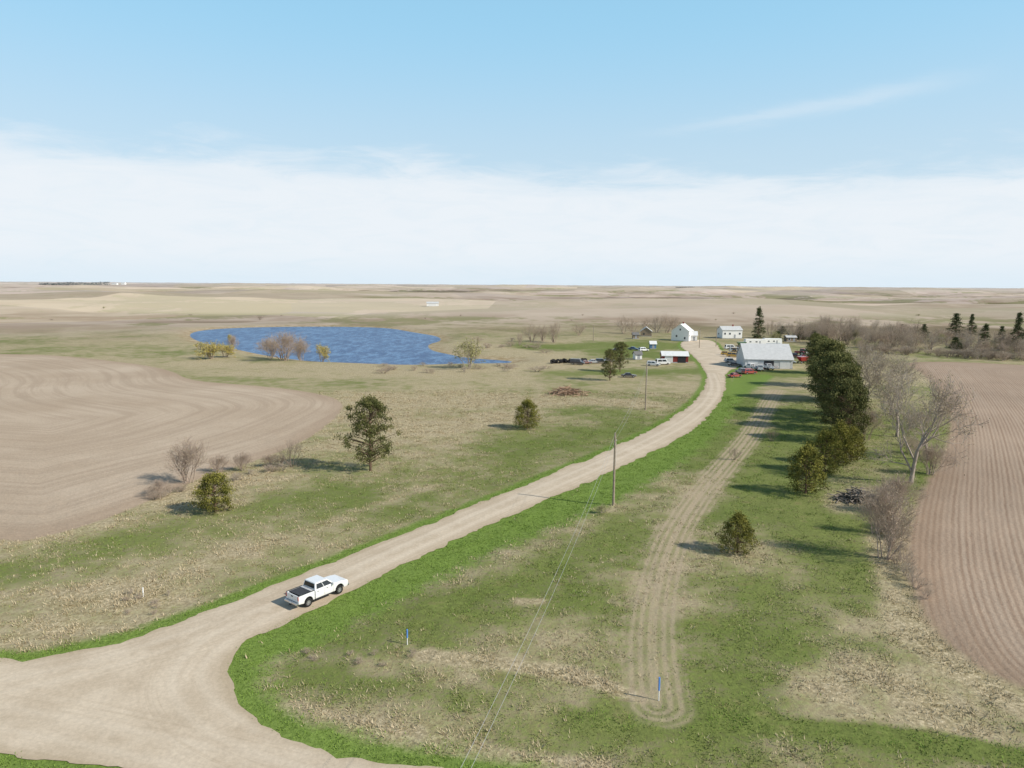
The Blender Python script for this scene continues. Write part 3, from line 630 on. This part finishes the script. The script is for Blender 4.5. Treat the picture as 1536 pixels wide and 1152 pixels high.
car('white_van',994,547,.2,whitep,'van'); car('white_suv',980,549,-.3,whitep,'suv'); car('red_car',1102,566,.5,redp,'sedan'); car('red_suv',1124,561,.3,redp,'suv')
car('silver_car',1112,560,1.9,silv,'suv')
for u,v,r_,pm in ((1126,554,1.9,whitep),(1140,556,1.3,whitep),(1152,554,1.7,whitep)):
    x,y,z=PL(u,v); pickup('parked_pickup',x,y,z,r_,pm)
car('white_car',1166,552,1.5,whitep,'suv')
for u,v,pm,k in ((878,546,maroon,'sedan'),(890,545,silv,'sedan'),(902,545,darkp,'suv'),(866,547,darkp,'van'),(943,566,darkp,'sedan'),(1206,538,redp,'sedan'),(1192,536,maroon,'suv'),(1100,536,yelp,'van'),(1090,533,yelp,'suv'),(1103,528,silv,'van'),(1096,524,whitep,'van'),(1182,534,whitep,'sedan'),(950,525,bluep,'sedan'),(1218,536,silv,'sedan'),(965,527,whitep,'suv'),
    (1096,544,silv,'suv'),(1102,549,darkp,'sedan'),(1184,545,silv,'sedan'),(912,543,silv,'sedan'),(1212,531,whitep,'van'),(925,527,darkp,'sedan')):
    car('old_car' if pm in (maroon,darkp,silv) else 'parked_car',u,v,random.uniform(-.6,.6),pm,k)
def tractor(name,u,v,rot,pm):
    x,y,z=PL(u,v); e=empty(name,(x,y,z),rot)
    poly_prism('hood',[(-.2,.9),(2.2,.9),(2.3,1.2),(2.2,1.65),(-.2,1.85)],-.38,.38,pm,e,.06)
    hexa('cab',(-1.5,0.1,.75),(-1.35,-.1,.65),1.2,2.75,carglass,e,.04); box('cab_roof',(-.75,0,2.83),(1.6,1.5,.16),pm,e,.04)
    for s in (-1,1):
        wheel(-1.1,s*.95,.85,.5,e); wheel(1.7,s*.8,.5,.3,e); poly_prism('fender',[(-2.0,1.4),(-1.6,1.78),(-.6,1.78),(-.2,1.4),(-.6,1.7),(-1.6,1.7)],s*.95-.28,s*.95+.28,pm,e)
    V,Fq=tubes([(1.2,.2,1.6,1.2,.2,2.5,.05,.05)],8); obj('exhaust',mesh_np('exhaust',V,Fq,[black]),(0,0,0),e)
tractor('red_tractor',1200,533,2.4,redp); tractor('green_tractor',1178,539,.2,greenp); tractor('yellow_tractor',1104,532,-.4,yelp)
def wagon(name,u,v,rot,pm):
    x,y,z=PL(u,v); e=empty(name,(x,y,z),rot)
    hexa('hopper',(-1.2,1.2,.6),(-2.1,2.1,1.2),.9,2.5,pm,e,.03); box('chassis',(0,0,.8),(4.4,.8,.15),black,e); box('drawbar',(2.9,0,.6),(1.6,.12,.1),black,e)
    for cx in (-1.4,1.4):
        for s in (-1,1): wheel(cx,s*.85,.4,.24,e)
wagon('grain_wagon',1204,545,.4,redp); wagon('grain_wagon',1112,521,.2,greenp); wagon('grain_wagon',1224,541,1.,maroon)
def camper(name,u,v,L,rot):
    x,y,z=PL(u,v); e=empty(name,(x,y,z),rot)
    poly_prism('shell',[(-L/2,.55),(L/2-.3,.55),(L/2,1.2),(L/2-.25,3.3),(-L/2+.2,3.4),(-L/2,3.2)],-1.25,1.25,white,e,.08)
    for i in range(2): box('window',(-L/2+L*(i+.8)/3.4,-1.27,2.1),(.9,.05,.5),glassd,e)
    box('door',(L*.2,-1.265,1.6),(.65,.04,1.8),doorm,e); box('stripe',(0,-1.256,1.15),(L*.8,.02,.15),bluew,e)
    for cx in (-.5,.4):
        for s in (-1,1): wheel(cx,s*1.05,.34,.2,e)
    box('drawbar',(L/2+.6,0,.5),(1.3,.12,.1),black,e)
camper('camper_trailer',1132,519,10,.05); camper('camper_trailer',1158,518,9,.1)
bm=bmesh.new()
for i in range(16):
    f=i/15; x,y,z=PL(826+f*50,545-f*1.5); 
    for s in range(2):
        m_=Matrix.Translation((x+random.uniform(-.6,.6),y+random.uniform(-1.3,1.3),z+.7))@Matrix.Rotation(random.uniform(-1.2,1.2),4,'Z')@Matrix.Rotation(math.pi/2+random.uniform(-.35,.35),4,'X')@Matrix.Scale(random.uniform(.7,1.15),4)
        rings=[]
        for k in range(16):
            a=2*math.pi*k/16; rings.append([bm.verts.new(m_@Vector(((.55+.28*math.cos(q))*math.cos(a),(.55+.28*math.cos(q))*math.sin(a),.22*math.sin(q)))) for q in [2*math.pi*j/8 for j in range(8)]])
        for k in range(16):
            for j in range(8): bm.faces.new((rings[k][j],rings[(k+1)%16][j],rings[(k+1)%16][(j+1)%8],rings[k][(j+1)%8]))
me=bpy.data.meshes.new('tyre_row'); bm.to_mesh(me); bm.free(); me.materials.append(tyre); obj('tractor_tyre_row',me)
# ------------------------------------------------------------------ poles, wires, markers
wood=M('pole_wood',(.31,.25,.19),.85,.25,4.); insul=M('insulator',(.5,.52,.5),.2,.05)
def pole(x,y,z,h):
    e=empty('utility_pole',(x,y,z)); V,Fq=tubes([(0,0,-.5,0,0,h,.17,.11)],10); obj('pole_shaft',mesh_np('pole_shaft',V,Fq,[wood],smooth=True),(0,0,0),e)
    box('pole_cap',(0,0,h+.01),(.2,.2,.05),wood,e)
    for dz,s in ((.15,.0),(1.0,.16)):
        V,Fq=tubes([(s,0,h-dz,s,0,h-dz+.22,.05,.04)],8); obj('insulator',mesh_np('insulator',V,Fq,[insul]),(0,0,0),e)
    V,Fq=tubes([(.15,0,h*.55,.15,0,h-1.2,.03,.03)],6); obj('ground_wire_conduit',mesh_np('conduit',V,Fq,[insul]),(0,0,0),e)
    return (x,y,z,h)
PA=PL(920,758); PB=PL(968,615); PC=PL(1049,522)
hA=106*depth(*PA)/F/math.cos(.28); hB=70*depth(*PB)/F; hC=9.0
p0=(2*PA[0]-PB[0],2*PA[1]-PB[1],0.)
PS=[pole(*p0,hA),pole(*PA,hA),pole(*PB,hB),pole(*PC,hC)]
x,y,z=PL(1074,520); pole(x,y,z,8.5); x,y,z=PL(890,512); pole(x,y,z,8)
wirem=M('wire',(.42,.42,.43),.5,.05,1.)
S=[]
for a,b in zip(PS[:-1],PS[1:]):
    for dz,sag in ((0,1.3),(.85,1.5)):
        n=24; prev=None
        for i in range(n+1):
            f=i/n; p=(a[0]+(b[0]-a[0])*f,a[1]+(b[1]-a[1])*f,(a[2]+a[3]-dz)*(1-f)+(b[2]+b[3]-dz)*f-sag*4*f*(1-f))
            if prev: S.append((*prev,*p,.009,.009))
            prev=p
V,Fq=tubes(S,4); obj('power_lines',mesh_np('power_lines',V,Fq,[wirem]))
def marker(u,v,hpx,m1,name='utility_marker_post'):
    x,y,z=PL(u,v); h=hpx*depth(x,y,z)/F; e=empty(name,(x,y,z)); V,Fq=tubes([(0,0,-.1,0,0,h*.55,.035,.035)],8); obj('post',mesh_np('post',V,Fq,[white]),(0,0,0),e)
    V,Fq=tubes([(0,0,h*.45,0,0,h,.06,.06)],10); obj('sleeve',mesh_np('sleeve',V,Fq,[m1]),(0,0,0),e); box('cap',(0,0,h),(.1,.1,.04),m1,e)
mb=M('marker_blue',(.10,.26,.66),.5,.05)
marker(611,967,24,mb); marker(988,1051,37,mb); marker(215,895,14,white)
# ------------------------------------------------------------------ distant farmstead
def crest(u,r0,r1):
    d=RM@Vector(((u-768)/F,0,-1)); az=math.atan2(d.x,d.y); r=np.linspace(r0,r1,200); X=r*math.sin(az);Y=r*math.cos(az); z=height(X,Y,np.full(200,500.),np.full(200,-500.)); i=int(np.argmax((z-H)/r)); return X[i],Y[i],z[i]
C=[]
for (ua,ub,hh) in ((78,134,22),(140,172,26),(1008,1036,9)):
    x0,y0,z0=crest((ua+ub)/2,3500,6000); dd=math.hypot(x0,y0); nn=int((ub-ua)*18)
    uu=rng.uniform(-.5,.5,nn)*(ub-ua)/F*dd; hh_=hh*(.3+.7*vn(uu/19,uu*0,5)*vn(uu/55+9,uu*0,8)**.4); C.append(np.stack([x0+uu,y0+rng.uniform(-15,15,nn),z0-1+rng.random(nn)*hh_],1))
C=np.vstack(C); LV,LF_=leafquads(C,np.full(len(C),2.8))
obj('distant_treeline',mesh_np('distant_treeline',LV,LF_,[fol_mat('hazy_trees',(.13,.15,.15),(.21,.23,.23))],attrs=dict(sh=np.repeat(rng.random(len(C)),4))))  # pale grey foliage colours carry painted distance haze
for du,w,h in ((183,26,9),(196,18,12)):
    x,y,z=crest(du,3500,6000); e=empty('distant_farm_building',(x,y,z)); prof=[(-8,-1),(8,-1),(8,h*.7),(0,h),(-8,h*.7)]; poly_prism('walls',prof,-w/2,w/2,white,e,axis='X')
    poly_prism('roof',[(-8.6,h*.7-.1),(0,h+.1),(8.6,h*.7-.1),(8.6,h*.7+.3),(0,h+.6),(-8.6,h*.7+.3)],-w/2-.5,w/2+.5,greyroof,e,axis='X')
# ------------------------------------------------------------------ sun + sky
EL=math.radians(36); S3=Vector((.93,-.37,0)).normalized()*math.cos(EL)+Vector((0,0,math.sin(EL)))
sd=bpy.data.lights.new('sun','SUN'); sd.energy=5.0; sd.angle=math.radians(.53); sd.color=(1,.94,.84); so=bpy.data.objects.new('sun',sd); sc.collection.objects.link(so); so.rotation_euler=S3.to_track_quat('Z','Y').to_euler()
w=bpy.data.worlds.new('World'); sc.world=w; w.use_nodes=True
t=NT('w',world=w)
sky=t.n('ShaderNodeTexSky',sky_type='NISHITA'); sky.sun_disc=False; sky.sun_elevation=EL; sky.sun_rotation=math.atan2(.93,-.37); sky.air_density=1.; sky.dust_density=.6; sky.ozone_density=1.2
tc=t.n('ShaderNodeTexCoord').outputs['Generated']; s=t.n('ShaderNodeSeparateXYZ'); t.L(tc,s.inputs[0]); x,y,z=s.outputs
az=t.m_('ARCTAN2',x,y)
n1=t.noise(t.comb(t.m_('MULTIPLY',az,2.2),t.m_('MULTIPLY',z,13.)),1.6,6,.62,.7); n2=t.noise(t.comb(t.m_('MULTIPLY',az,7.),t.m_('MULTIPLY',z,30.)),1.4,6,.65,.8)
zz=t.m_('ADD',z,t.m_('ADD',t.m_('MULTIPLY',t.m_('SUBTRACT',n1,.5),.09),t.m_('MULTIPLY',t.m_('SUBTRACT',n2,.5),.07)))
zz=t.m_('ADD',zz,t.m_('MULTIPLY',t.mr(az,-.2,.15),.020))
cl=t.m_('MULTIPLY',t.mr(zz,.185,.125,0,.92),t.mr(n2,.25,.6,.80,1.))
fz=t.m_('SUBTRACT',t.mr(z,.36,.0,.66,.92,False),t.mr(z,.36,.58,0,.60))
clear=t.mix(fz,sky.outputs[0],t.mix(t.mr(z,.12,.36),(6.1,8.0,9.4),(4.2,8.2,11.0)))
sk=t.m_('SUBTRACT',z,t.m_('ADD',.197,t.m_('MULTIPLY',t.m_('SUBTRACT',az,.18),.095)))
sk=t.m_('ADD',sk,t.m_('MULTIPLY',t.m_('SUBTRACT',n2,.5),.022)); sw=t.m_('DIVIDE',sk,t.mr(az,.15,.7,.006,.012,False))
streak=t.m_('MULTIPLY',t.m_('POWER',2.718,t.m_('MULTIPLY',t.m_('MULTIPLY',sw,sw),-1.)),t.m_('MULTIPLY',t.mr(az,.12,.36),t.mr(az,.60,.44,0,.9)))
fac=t.m_('ADD',cl,t.m_('MULTIPLY',streak,.32),clamp=True)
ccol=t.mix(t.mr(z,.0,.05),(7.6,8.6,9.4),(8.6,9.05,9.5))
skyc=t.mix(fac,clear,ccol)
bg=t.n('ShaderNodeBackground'); t.L(skyc,bg.inputs[0]); bg.inputs[1].default_value=.1; o=t.n('ShaderNodeOutputWorld'); t.L(bg.outputs[0],o.inputs[0])
